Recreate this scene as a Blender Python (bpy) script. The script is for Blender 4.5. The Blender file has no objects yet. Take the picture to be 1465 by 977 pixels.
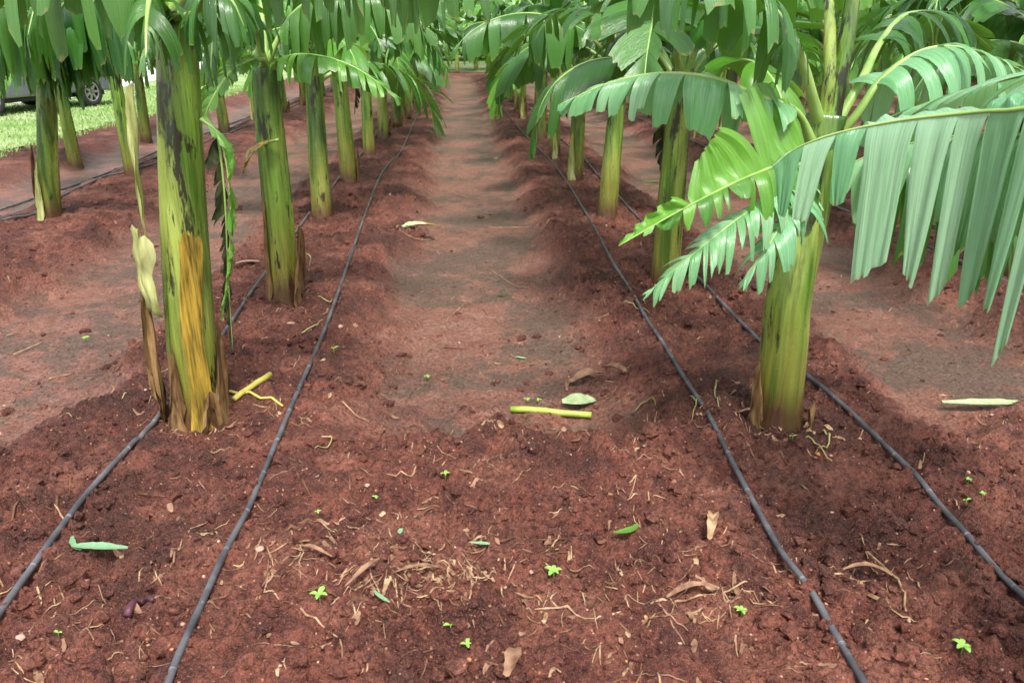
import bpy, math, random
import numpy as np
from mathutils import Vector, Matrix, Euler
scene = bpy.context.scene
COL = scene.collection
# ---------------------------------------------------------------- camera
CAMZ = 1.5
cam_d = bpy.data.cameras.new("camera"); cam = bpy.data.objects.new("camera", cam_d)
COL.objects.link(cam); scene.camera = cam
cam_d.lens = 28; cam_d.sensor_width = 36; cam_d.clip_end = 1500; cam_d.clip_start = 0.02
cam.location = (0, 0, CAMZ)
cam.rotation_euler = Euler((math.radians(69.0), 0, math.radians(-3.8)))
cam_d.dof.use_dof = True; cam_d.dof.focus_distance = 3.6; cam_d.dof.aperture_fstop = 6.5
CR = cam.rotation_euler.to_matrix()
F = 28/36*1465
def ray(px, py):
    return CR @ Vector(((px-732.5)/F, (488.5-py)/F, -1))
def W(px, py, D):            # world point at row distance D
    d = ray(px, py); k = D/d.y
    return Vector((d.x*k, D, CAMZ+d.z*k))
# ---------------------------------------------------------------- noise / terrain
_tab = np.random.default_rng(5).random((256, 256))
def vn(x, y, s=0):
    x = np.asarray(x, float)+s*17.3; y = np.asarray(y, float)+s*9.7
    xi = np.floor(x).astype(int); yi = np.floor(y).astype(int)
    fx = x-xi; fy = y-yi
    fx = fx*fx*(3-2*fx); fy = fy*fy*(3-2*fy)
    a = _tab[xi & 255, yi & 255]; b = _tab[(xi+1) & 255, yi & 255]
    c = _tab[xi & 255, (yi+1) & 255]; d = _tab[(xi+1) & 255, (yi+1) & 255]
    return (a*(1-fx)+b*fx)*(1-fy)+(c*(1-fx)+d*fx)*fy
def fbm(x, y, s=0, o=3):
    r = 0; a = 1; t = 0
    for i in range(o):
        c, sn = math.cos(i*.7), math.sin(i*.7)
        r = r+a*vn((x*c-y*sn)*2**i, (x*sn+y*c)*2**i, s+i); t += a; a *= .5
    return r/t
def sm(a, b, x):
    t = np.clip((x-a)/(b-a), 0, 1); return t*t*(3-2*t)
PER = 2.41; ROW0 = -1.07
def bedmask(x, y):
    x = np.asarray(x, float); y = np.asarray(y, float)
    d = np.abs(((x-ROW0)/PER+.5) % 1-.5)*PER
    d = d+.34*(fbm(x*2.6, y*2.2, 3)-.5)+.14*(fbm(x*9, y*9, 13)-.5)
    bed = sm(.46, .82, d)
    end = sm(2.70, 3.25, y+.8*(fbm(x*2.8, y*2.8, 8)-.5)+.25*(vn(x*9, y*9, 14)-.5))
    return bed*end*(1-sm(33.5, 34.8, y))*sm(-6.3, -5.7, x)
def H(x, y):
    x = np.asarray(x, float); y = np.asarray(y, float)
    b = bedmask(x, y)
    soil = sm(-6.5, -6.1, x+.3*(fbm(x, y*.8, 2)-.5))*(1-sm(34.5, 36, y))
    fade = np.clip(1-(y-7)/22, .15, 1)
    rough = (1-.76*b)*soil
    h = -.14*b + .07*(fbm(x*1.1, y*1.1, 1)-.5)*soil
    h = h+.075*(fbm(x*4.5, y*4.5, 5)-.5)*rough
    n = fbm(x*13, y*13, 9, 3); bil = 1-np.abs(2*n-1)
    h = h+.060*(bil-.6)*rough*fade
    n2 = vn(x*40, y*40, 21); n3 = vn(x*78, y*78, 25)
    mod = .3+2.*vn(x*2.1, y*2.1, 31)
    h = h+(.024*(n2**1.5-.4)+.013*(n3-.5))*mod*(rough*.95+.05*soil)*fade
    m = np.exp(-(((x-.38)/.60)**2+((y-2.62)/.28)**2))
    h = h+.04*m+.12*m*(fbm(x*7, y*7, 41)-.42)
    h = h-.06*np.exp(-(((x-1.25)/.25)**2+((y-2.0)/.12)**2))
    return h
def Hs(x, y): return float(H(np.array([x]), np.array([y]))[0])
def G(px, py, dz=0):
    d = ray(px, py); z = 0
    p = None
    for i in range(12):
        k = (CAMZ-z)/(-d.z); p = Vector((d.x*k, d.y*k, z)); z = .5*z+.5*Hs(p.x, p.y)
    return Vector((p.x, p.y, Hs(p.x, p.y)+dz))
# ---------------------------------------------------------------- material helpers
class NT:
    def __init__(s, name):
        s.m = bpy.data.materials.new(name); s.m.use_nodes = True
        s.t = s.m.node_tree; s.t.nodes.clear()
        s.out = s.n('ShaderNodeOutputMaterial')
    def n(s, typ, **k):
        x = s.t.nodes.new(typ)
        for a, b in k.items(): setattr(x, a, b)
        return x
    def l(s, a, b): s.t.links.new(a, b)
    def setv(s, sock, v):
        if isinstance(v, bpy.types.NodeSocket): s.l(v, sock)
        else: sock.default_value = v
    def tc(s, which='Object'): return s.n('ShaderNodeTexCoord').outputs[which]
    def mapp(s, vec, scale=(1, 1, 1), loc=None):
        m = s.n('ShaderNodeMapping'); s.l(vec, m.inputs[0]); m.inputs['Scale'].default_value = scale
        if loc is not None: s.setv(m.inputs['Location'], loc)
        return m.outputs[0]
    def noise(s, vec, scale, detail=3, rough=.5):
        m = s.n('ShaderNodeTexNoise'); s.l(vec, m.inputs['Vector']); m.inputs['Scale'].default_value = scale
        m.inputs['Detail'].default_value = detail; m.inputs['Roughness'].default_value = rough
        return m.outputs['Fac']
    def rng(s, v, a, b, c=0., d=1.):
        m = s.n('ShaderNodeMapRange'); s.setv(m.inputs[0], v)
        for i, q in enumerate((a, b, c, d)): m.inputs[i+1].default_value = q
        return m.outputs[0]
    def math(s, op, a, b=0.):
        m = s.n('ShaderNodeMath', operation=op); s.setv(m.inputs[0], a); s.setv(m.inputs[1], b); return m.outputs[0]
    def mix(s, f, a, b, mode='MIX'):
        m = s.n('ShaderNodeMix', data_type='RGBA', blend_type=mode)
        s.setv(m.inputs[0], f)
        for i, q in ((6, a), (7, b)):
            if isinstance(q, tuple) and len(q) == 3: q = q+(1,)
            s.setv(m.inputs[i], q)
        return m.outputs[2]
    def bump(s, h, strength, dist=.01, nrm=None):
        m = s.n('ShaderNodeBump'); s.setv(m.inputs['Height'], h); m.inputs['Strength'].default_value = strength
        m.inputs['Distance'].default_value = dist
        if nrm: s.l(nrm, m.inputs['Normal'])
        return m.outputs[0]
    def pbr(s, col, rough=.7, nrm=None, spec=.5, metal=0.):
        p = s.n('ShaderNodeBsdfPrincipled')
        if isinstance(col, tuple) and len(col) == 3: col = col+(1,)
        s.setv(p.inputs['Base Color'], col); s.setv(p.inputs['Roughness'], rough)
        p.inputs['Specular IOR Level'].default_value = spec; p.inputs['Metallic'].default_value = metal
        if nrm: s.l(nrm, p.inputs['Normal'])
        return p.outputs[0]
    def attr(s, name):
        a = s.n('ShaderNodeAttribute'); a.attribute_name = name; return a.outputs['Fac']
    def done(s, sh): s.l(sh, s.out.inputs[0]); return s.m
def simple(name, c1, c2, scale=20, rough=.6, spec=.4, stretch=(1, 1, 1), metal=0., bs=.3):
    t = NT(name); o = t.mapp(t.tc(), stretch); n = t.noise(o, scale, 3, .6)
    c = t.mix(t.rng(n, .32, .68), c1, c2)
    return t.done(t.pbr(c, rough, t.bump(n, bs, .004), spec, metal))
def soil_mat():
    t = NT("red_soil"); o = t.n('ShaderNodeNewGeometry').outputs['Position']
    n1 = t.noise(o, 1.7, 3, .6); n2 = t.noise(o, 9, 3, .65); n3 = t.noise(o, 60, 4, .75); n4 = t.noise(o, 3.1, 3, .6)
    c = t.mix(t.rng(n1, .35, .65), (.185, .050, .031), (.30, .096, .060))
    c = t.mix(t.rng(n2, .44, .60), c, (.115, .029, .019))
    c = t.mix(t.math('MULTIPLY', t.rng(n4, .5, .64), .62), c, (.42, .165, .11))
    bed = t.attr('bed')
    bc = t.mix(t.rng(n2, .35, .7), (.37, .155, .108), (.53, .28, .21))
    c = t.mix(t.math('MULTIPLY', bed, .80), c, bc)
    n5 = t.noise(o, 1.25, 3, .65); n6 = t.noise(o, 6.5, 3, .75)
    g = t.math('MULTIPLY', t.rng(t.math('ADD', n5, t.math('MULTIPLY', n6, .6)), .74, .86), t.rng(bed, .45, 1.))
    c = t.mix(t.math('MULTIPLY', g, .8), c, (.150, .120, .088))
    g2 = t.rng(t.math('ADD', t.noise(o, 1.1, 3, .65), t.math('MULTIPLY', n6, .25)), .62, .74)
    c = t.mix(t.math('MULTIPLY', g2, t.rng(bed, 0., 1., .78, .2)), c, (.062, .016, .011))
    c = t.mix(t.rng(n3, .36, .60, .95, 0.), c, t.mix(1., c, (.24, .18, .17), 'MULTIPLY'))
    fine = t.noise(o, 230, 2, .7)
    c = t.mix(t.rng(fine, .54, .70, 0., .55), c, (.50, .22, .15))
    v = t.n('ShaderNodeTexVoronoi'); t.l(o, v.inputs['Vector']); v.inputs['Scale'].default_value = 70
    sep = t.n('ShaderNodeSeparateColor'); t.l(v.outputs['Color'], sep.inputs[0])
    peb = t.math('MULTIPLY', t.math('LESS_THAN', v.outputs['Distance'], .26), t.math('GREATER_THAN', sep.outputs[0], .92))
    c = t.mix(t.math('MULTIPLY', peb, .75), c, t.mix(sep.outputs[1], (.55, .20, .08), (.55, .38, .29)))
    gr = t.attr('grassy'); c = t.mix(gr, c, t.mix(n3, (.10, .18, .04), (.22, .26, .09)))
    v2 = t.n('ShaderNodeTexVoronoi'); t.l(o, v2.inputs['Vector']); v2.inputs['Scale'].default_value = 38
    crumb = t.math('MULTIPLY', t.rng(v2.outputs['Distance'], 0., .6, 1., 0.), t.rng(bed, 0., 1., .9, .15))
    hgt = t.math('ADD', n3, t.math('ADD', t.math('MULTIPLY', fine, .4), t.math('MULTIPLY', crumb, .5)))
    b = t.bump(hgt, 1., .022)
    r = t.rng(t.math('ADD', t.math('MULTIPLY', bed, .5), t.math('MULTIPLY', n4, .6)), .25, .75, .68, .36)
    return t.done(t.pbr(c, r, b, .45))
M_SOIL = soil_mat()
def blade_mat(name, top1, top2, under, trans, tw=.3, rough=.36):
    t = NT(name); uv = t.n('ShaderNodeUVMap').outputs[0]
    tone = t.attr('tone'); ob = t.n('ShaderNodeObjectInfo').outputs['Random']
    ln = t.noise(t.mapp(uv, (1.2, 200, 1)), 1, 3, .65)
    c = t.mix(t.rng(t.math('ADD', t.math('MULTIPLY', tone, .8), t.math('MULTIPLY', ln, .5)), .25, .95), top1, top2)
    geo = t.n('ShaderNodeNewGeometry').outputs['Backfacing']
    c = t.mix(geo, c, t.mix(tone, under, top2))
    c = t.mix(t.rng(ln, .35, .62, .6, 0.), c, t.mix(1., c, (.5, .62, .45), 'MULTIPLY'))
    c = t.mix(t.math('MULTIPLY', ob, .3), c, (.13, .27, .03))
    sx = t.n('ShaderNodeSeparateXYZ'); t.l(uv, sx.inputs[0])
    e = t.math('ADD', sx.outputs[0], t.math('MULTIPLY', t.noise(t.mapp(uv, (5, 30, 1)), 1, 2), .35))
    c = t.mix(t.rng(e, 1.15, 1.23), c, (.30, .24, .07))
    c = t.mix(t.rng(e, 1.20, 1.26), c, (.11, .06, .03))
    p = t.pbr(c, rough, t.bump(ln, .6, .005), .75)
    tr = t.n('ShaderNodeBsdfTranslucent'); t.l(t.mix(.5, c, trans), tr.inputs[0])
    m = t.n('ShaderNodeMixShader'); m.inputs[0].default_value = tw; t.l(p, m.inputs[1]); t.l(tr.outputs[0], m.inputs[2])
    return t.done(m.outputs[0])
M_BLADE = blade_mat("banana_leaf", (.008, .065, .010), (.070, .23, .038), (.07, .22, .05), (.18, .50, .01), .24, .26)
M_BLADEP = blade_mat("banana_leaf_pale", (.14, .42, .17), (.36, .66, .38), (.38, .68, .40), (.32, .72, .18), .28, .24)
M_BLADEN = blade_mat("banana_leaf_glaucous", (.16, .44, .22), (.46, .74, .50), (.48, .74, .52), (.34, .74, .26), .28, .24)
M_BLADEB = blade_mat("banana_leaf_bright", (.03, .19, .012), (.20, .48, .06), (.15, .38, .08), (.32, .72, .03), .32, .28)
M_RIB = simple("leaf_midrib", (.18, .33, .06), (.38, .52, .16), 6, .35, .5, (1, 1, 1))
M_DRY = simple("dry_leaf_sheath", (.07, .035, .014), (.30, .18, .075), 7, .7, .2, (6, 6, .8), bs=.8)
M_DRYL = simple("dry_sheath_pale", (.20, .22, .05), (.54, .56, .24), 6, .5, .3, (5, 5, .8), bs=.6)
M_YEL = simple("yellow_sheath", (.06, .045, .010), (.50, .33, .045), 3, .32, .5, (22, 22, 1.1), bs=.6)
M_DEAD = simple("withered_leaf", (.014, .020, .010), (.07, .085, .03), 14, .7, .2, (3, 3, 1), bs=.8)
def stem_mat():
    t = NT("banana_stem_skin"); o = t.tc(); r = t.n('ShaderNodeObjectInfo').outputs['Random']
    cv = t.n('ShaderNodeCombineXYZ'); t.l(t.math('MULTIPLY', r, 9.), cv.inputs[0]); t.l(t.math('MULTIPLY', r, 23.), cv.inputs[2])
    m = t.mapp(o, (1, 1, 1), cv.outputs[0])
    sx = t.n('ShaderNodeSeparateXYZ'); t.l(o, sx.inputs[0]); z = sx.outputs[2]
    s1 = t.noise(t.mapp(m, (12, 12, .9)), 1, 3, .55); s2 = t.noise(t.mapp(m, (50, 50, 1.6)), 1, 3, .6)
    s3 = t.noise(t.mapp(m, (15, 15, 3.2)), 1, 5, .70); s4 = t.noise(t.mapp(m, (6, 6, 1.2)), 1, 3, .5)
    c = t.mix(t.rng(s1, .38, .62), (.030, .10, .010), (.20, .35, .045))
    c = t.mix(t.rng(s4, .50, .66, 0., .75), c, (.40, .47, .10))
    low = t.rng(z, .05, .62, 1., 0.)
    c = t.mix(t.math('MULTIPLY', low, t.rng(s1, .40, .58, .2, .95)), c, t.mix(t.rng(s2, .35, .65), (.085, .045, .014), (.40, .31, .055)))
    c = t.mix(t.rng(s2, .48, .70, 0., .65), c, (.040, .045, .010))
    bl = t.rng(t.math('ADD', s3, t.rng(z, .5, 1.45, .015, .11)), .60, .66)
    c = t.mix(t.math('MULTIPLY', bl, .93), c, (.013, .010, .006))
    sl = t.rng(t.math('ADD', z, t.math('MULTIPLY', s3, -.16)), -.03, .10, 1., 0.)
    c = t.mix(t.math('MULTIPLY', sl, .85), c, (.08, .028, .019))
    b = t.bump(t.math('ADD', s2, t.math('MULTIPLY', s1, .8)), .55, .010)
    return t.done(t.pbr(c, t.rng(s3, .3, .7, .15, .38), b, .7))
M_STEM = stem_mat()
# ---------------------------------------------------------------- mesh builder
class MB:
    def __init__(s): s.v = []; s.f = []; s.m = []; s.uv = []; s.t = []
    def add(s, vs, fs, mat=0, uvs=None, tone=.5):
        b = len(s.v); s.v += [tuple(v) for v in vs]
        s.f += [tuple(i+b for i in f) for f in fs]; s.m += [mat]*len(fs)
        s.uv += uvs if uvs else [(0., 0.)]*len(vs); s.t += [tone]*len(vs)
    def merge(s, o, mmap=None):
        b = len(s.v); s.v += o.v; s.f += [tuple(i+b for i in f) for f in o.f]
        s.m += [mmap[i] if mmap else i for i in o.m]; s.uv += o.uv; s.t += o.t
    def mesh(s, name, mats, smooth=True):
        me = bpy.data.meshes.new(name); me.from_pydata(s.v, [], s.f)
        for m in mats: me.materials.append(m)
        me.polygons.foreach_set('material_index', s.m)
        me.polygons.foreach_set('use_smooth', [smooth]*len(s.f))
        ul = me.uv_layers.new(name='UVMap')
        idx = np.empty(len(me.loops), int); me.loops.foreach_get('vertex_index', idx)
        ul.data.foreach_set('uv', np.array(s.uv, np.float32)[idx].ravel())
        a = me.attributes.new('tone', 'FLOAT', 'POINT'); a.data.foreach_set('value', np.array(s.t, np.float32))
        me.update(); return me
def gridf(nc, nr, flip=False):
    fs = []
    for c in range(nc-1):
        for r in range(nr-1):
            a = c*nr+r
            q = (a, a+1, a+nr+1, a+nr)
            fs.append(q[::-1] if flip else q)
    return fs
def catmull(P, n):
    P = [Vector(p) for p in P]; Q = [P[0]*2-P[1]]+P+[P[-1]*2-P[-2]]; out = []
    seg = len(P)-1
    for i in range(n):
        u = i/(n-1)*seg; k = min(int(u), seg-1); t = u-k
        a, b, c, d = Q[k:k+4]
        out.append(.5*((2*b)+(c-a)*t+(2*a-5*b+4*c-d)*t*t+(3*b-a-3*c+d)*t**3))
    return out
def tube(mb, pts, rad, segs=8, mat=0, flat=1., tone=.5, cap=True, B0=None, prof=None):
    n = len(pts); B = B0.copy() if B0 else None; vs = []; uvs = []; L = 0
    for i in range(n):
        T = (pts[min(i+1, n-1)]-pts[max(i-1, 0)]).normalized()
        if B is None:
            B = T.cross(Vector((0, 0, 1)))
            if B.length < .1: B = Vector((1, 0, 0))
        B = (B-T*B.dot(T)).normalized(); N = B.cross(T)
        if i: L += (pts[i]-pts[i-1]).length
        r = rad(i/(n-1)) if callable(rad) else rad
        for k in range(segs):
            a = 2*math.pi*k/segs; q = prof(a, i/(n-1)) if prof else 1
            vs.append(pts[i]+B*math.cos(a)*r*q+N*math.sin(a)*r*flat*q); uvs.append((L, k/segs))
    fs = []
    for i in range(n-1):
        for k in range(segs):
            a = i*segs+k; b = i*segs+(k+1) % segs
            fs.append((a, a+segs, b+segs, b))
    if cap: fs.append(tuple(range(segs))); fs.append(tuple((n-1)*segs+k for k in reversed(range(segs))))
    mb.add(vs, fs, mat, uvs, tone)
def leaf(mb, ctrl, halfw, R, pet=.18, droop=.6, slit=(.03, .12), rows=7, rib=.018, bm=0, rm=1, lift=.3, dens=.028, B0=None, tip=.9, sides=None, rag=.07, conv=(.08, .7), broken=.2, tp=0., fold=.22, gap=0.):
    n = 36; P = catmull(ctrl, n); cum = [0]
    for i in range(1, n): cum.append(cum[-1]+(P[i]-P[i-1]).length)
    L = cum[-1]; Ts = []; Bs = []
    T = (P[1]-P[0]).normalized()
    hd = P[-1]-P[0]; hd.z = 0
    B = B0.copy() if B0 else (hd.cross(Vector((0, 0, 1))) if hd.length > .05 else T.cross(Vector((0, 0, 1))))
    for i in range(n):
        T = (P[min(i+1, n-1)]-P[max(i-1, 0)]).normalized()
        B = (B-T*B.dot(T)).normalized(); Ts.append(T); Bs.append(B)
    tube(mb, P, lambda u: rib*(1-u*.86)*(1+.6*max(0, .12-u)/.12), 6, rm, .8, .5, True, Bs[0])
    def at(s):
        s = max(0, min(L-1e-5, s)); i = int(np.searchsorted(cum, s, 'right'))-1; i = min(i, n-2)
        u = (s-cum[i])/(cum[i+1]-cum[i]+1e-9)
        return P[i].lerp(P[i+1], u), Ts[i].lerp(Ts[i+1], u).normalized(), Bs[i].lerp(Bs[i+1], u).normalized()
    s0 = L*pet; down = Vector((0, 0, -1))
    for sd_ in (sides or [(1, halfw, lift, droop, slit), (-1, halfw, lift, droop, slit)]):
        side, hw, lf, dr = sd_[:4]; sl = sd_[4] if len(sd_) > 4 else slit
        s = s0
        while s < L-.012:
            w = R.uniform(*sl)
            if R.random() < .15: w *= 1.8
            s1 = min(s+w, L); k = dr*R.uniform(.45, 1.8); lm = R.uniform(.8, 1.08); ph = R.uniform(-.14, .16)
            if R.random() < broken: lm *= R.uniform(.4, .85)
            cf = R.uniform(*conv); fo = R.uniform(-fold, fold)*min(s1-s, .12); skew = R.uniform(-.18, .18)
            tone = R.random(); sway = Vector((R.uniform(-1, 1), R.uniform(-1, 1), 0))*.55
            nc = max(2, int((s1-s)/dens)+1)+1; cols = []
            for c in range(nc):
                sc = s+(s1-s)*c/(nc-1); fr = (sc-s0)/(L-s0)
                pos, T, B = at(sc); N = B.cross(T)
                pr = (min(1., .3+fr/.2)*max(0., 1-fr**3.2)**.6*tip+.06)*(1-fr)**tp
                phi = .22+1.15*fr**3+ph
                d = ((B*side*math.cos(phi)+T*math.sin(phi))*math.cos(lf)+N*math.sin(lf)).normalized()
                st = hw*pr*lm*(1+R.uniform(-rag, rag)+skew*(2*c/(nc-1)-1))/rows; q = pos+N*rib*.3*(1-fr); col = [q.copy()]
                fx = 1-abs(2*c/(nc-1)-1)
                if nc > 8: fx += .5*math.sin(c*1.3+tone*9)
                for r in range(rows):
                    d = (d+down*(k*st*10)+sway*(st*2.)).normalized(); q = q+d*st
                    col.append(q+d.cross(T)*fo*fx*min(1, (r+1)/2.5))
                cols.append(col)
            mid = cols[nc//2]
            vs = []; uvs = []
            for c in range(nc):
                for r in range(rows+1):
                    u = r/rows
                    off = math.sin(c*2.1+tone*20)*.004*u
                    p = cols[c][r].lerp(mid[r], min(.97, cf*u**2+.05*u+gap*min(1, u*4)))
                    p = p+Vector((off, off, 0)); vs.append(p); uvs.append((u, (s+(s1-s)*c/(nc-1))))
            mb.add(vs, gridf(nc, rows+1, side < 0), bm, uvs, tone)
            s = s1
def stem(mb, path, radf, R, mat=0, segs=28, n=46):
    P = catmull(path, n); ph = R.random()*6; tw = R.uniform(-1.5, 1.5)
    def prof(a, u):
        x = ((a+ph+tw*u)/math.pi) % 1
        return .93+.13*x+.02*math.cos(3*a+ph)+.014*math.sin(7*a+u*5)
    tube(mb, P, radf, segs, mat, 1, .5, True, Vector((1, 0, 0)), prof)
    return P
def sheath(mb, P, radf, th, wid, u0, u1, peel, R, mat=0, gap=.006, ragged=.12, curl=0., taper=.45, pt=.5, pw=2.):
    nc, nr = 11, 22; vs = []; uvs = []; n = len(P)
    rag = [R.uniform(-ragged, 0) for _ in range(nc)]
    for c in range(nc):
        x = c/(nc-1)*2-1
        for r in range(nr):
            v = r/(nr-1); ue = u0+(u1-u0)*v*(1-pt*abs(x)**2+rag[c]); ue = min(max(ue, 0), .999)
            i = min(int(ue*(n-1)), n-2); p = P[i].lerp(P[i+1], ue*(n-1)-i)
            w = wid*(1-taper*v); a = th+x*w/2+.07*math.sin(v*9+u1*30)
            rr = radf(ue)*1.06+gap+peel*v**pw*(1+.25*math.sin(c))+curl*v*x*x+.004*math.sin(v*17+c)
            vs.append(p+Vector((math.cos(a)*rr, math.sin(a)*rr, 0))); uvs.append((v, x))
    mb.add(vs, gridf(nc, nr), mat, uvs)
# ---------------------------------------------------------------- object helpers
def reg(o, label, cat, group=None, kind=None):
    o["label"] = label; o["category"] = cat
    if group: o["group"] = group
    if kind: o["kind"] = kind
    return o
def obj(name, me, loc=(0, 0, 0), parent=None, rz=0, sc=1):
    o = bpy.data.objects.new(name, me); COL.objects.link(o)
    o.location = loc; o.rotation_euler = (0, 0, rz); o.scale = (sc, sc, sc)
    if parent: o.parent = parent
    return o
PGROUP = "banana plants growing in plantation rows"
# ---------------------------------------------------------------- ground
def build_ground():
    xs = list(np.arange(-3.0, 3.4, .014)); st = .014; x = xs[-1]; right = []
    while x < 260: st *= 1.06; x += st; right.append(x)
    st = .014; x = xs[0]; left = []
    while x > -260: st *= 1.06; x -= st; left.append(x)
    xs = np.array(left[::-1]+xs+right)
    ys = [-60, -20, -8, -4]+list(np.arange(-3, 1.25, .17)); y = 1.25
    while y < 40: ys.append(y); y += max(.009, .0055*y)
    st = .25
    while y < 500: ys.append(y); st *= 1.12; y += st
    ys = np.array(ys); nx, ny = len(xs), len(ys)
    X, Y = np.meshgrid(xs, ys); Z = H(X, Y)
    co = np.stack([X, Y, Z], -1).reshape(-1, 3).astype(np.float32)
    i = np.arange(nx-1); j = np.arange(ny-1); I, J = np.meshgrid(i, j); a = (J*nx+I).ravel()
    q = np.stack([a, a+1, a+nx+1, a+nx], -1).astype(np.int32)
    me = bpy.data.meshes.new("ground"); me.vertices.add(len(co)); me.vertices.foreach_set('co', co.ravel())
    me.loops.add(q.size); me.loops.foreach_set('vertex_index', q.ravel())
    me.polygons.add(len(q)); me.polygons.foreach_set('loop_start', np.arange(0, q.size, 4, dtype=np.int32))
    me.polygons.foreach_set('loop_total', np.full(len(q), 4, np.int32))
    me.update(calc_edges=True); me.polygons.foreach_set('use_smooth', [True]*len(q))
    at = me.attributes.new('bed', 'FLOAT', 'POINT'); at.data.foreach_set('value', bedmask(X, Y).ravel().astype(np.float32))
    gr = np.clip(1-sm(-6.6, -6.2, X)+sm(36, 38, Y), 0, 1)
    at = me.attributes.new('grassy', 'FLOAT', 'POINT'); at.data.foreach_set('value', gr.ravel().astype(np.float32))
    me.materials.append(M_SOIL)
    return reg(obj("ground", me), "red-brown ploughed soil with furrows between raised planting ridges", "ground", kind="structure")
build_ground()
def lawn_mat(name="lawn_grass", k=1.):
    t = NT(name); o = t.tc(); n = t.noise(o, .5, 4, .6); n2 = t.noise(o, 25, 4, .7)
    c = t.mix(t.rng(n, .4, .62), (.22*k, .36*k, .10*k), (.46*k, .52*k, .30*k)); c = t.mix(t.rng(n2, .4, .7, 0., .45), c, (.12*k, .22*k, .05*k))
    return t.done(t.pbr(c, .8, t.bump(n2, .7, .05), .2))
M_LAWN = lawn_mat(); M_VERGE = lawn_mat("verge_grass", .4)
mb = MB(); vs = []
nx, ny = 30, 90
for i in range(nx):
    for j in range(ny):
        y = 3+j*.75; x = -6.25-(i/(nx-1))**1.6*60+(.25*(vn(y*1.3, 0.3, 4)-.5) if i == 0 else 0)
        vs.append((x, y, Hs(x, y)+.02))
mb.add(vs, gridf(nx, ny, False))
reg(obj("lawn", mb.mesh("lawn", [M_LAWN])), "bright mown grass beside the plantation", "lawn", kind="structure")
mb = MB(); vs = []
for i in range(40):
    for j in range(12):
        x = -6+i*1.5; y = 36.2+j*1.2; vs.append((x, y, Hs(x, y)+.02))
mb.add(vs, gridf(40, 12, True))
reg(obj("grass_verge", mb.mesh("grass_verge", [M_VERGE])), "strip of grass at the end of the plant rows", "grass", kind="structure")
M_TRACK = simple("pale_gravel", (.60, .59, .54), (.75, .73, .68), 8, .9, .1)
mb = MB(); vs = []
for i in range(4):
    for j in range(60):
        y = 20+j*.9; x = -9.5-i*2.6-(y-20)*.10; vs.append((x, y, Hs(x, y)+.035))
mb.add(vs, gridf(4, 60, False))
reg(obj("gravel_track", mb.mesh("gravel_track", [M_TRACK])), "pale gravel track crossing the grass", "road", kind="structure")
mb = MB(); R = random.Random(3)
for i in range(18000):
    y = R.uniform(8.0, 27); x = -6.1-abs(R.gauss(0, 1))*2.6 if i % 3 else R.uniform(-14, -6.2)
    if i % 6 == 0: x = -6.15+R.gauss(0, .10)
    z = Hs(x, y) if i % 6 == 0 else .02
    h = R.uniform(.03, .065); a = R.random()*6.28; w = .005+.0004*y; l = Vector((R.uniform(-.6, .6)*h, R.uniform(-.6, .6)*h, h))
    b = Vector((x, y, z)); d = Vector((math.cos(a)*w, math.sin(a)*w, 0))
    mb.add([b-d, b+d, b+l*.6+d*.6, b+l], [(0, 1, 2, 3)], 0, None, R.random())
M_GB = simple("grass_blade", (.17, .32, .07), (.36, .48, .18), 2, .6, .3)
reg(obj("grass_tufts", mb.mesh("grass_tufts", [M_GB])), "short green grass blades along the field edge", "grass", kind="stuff")
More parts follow.
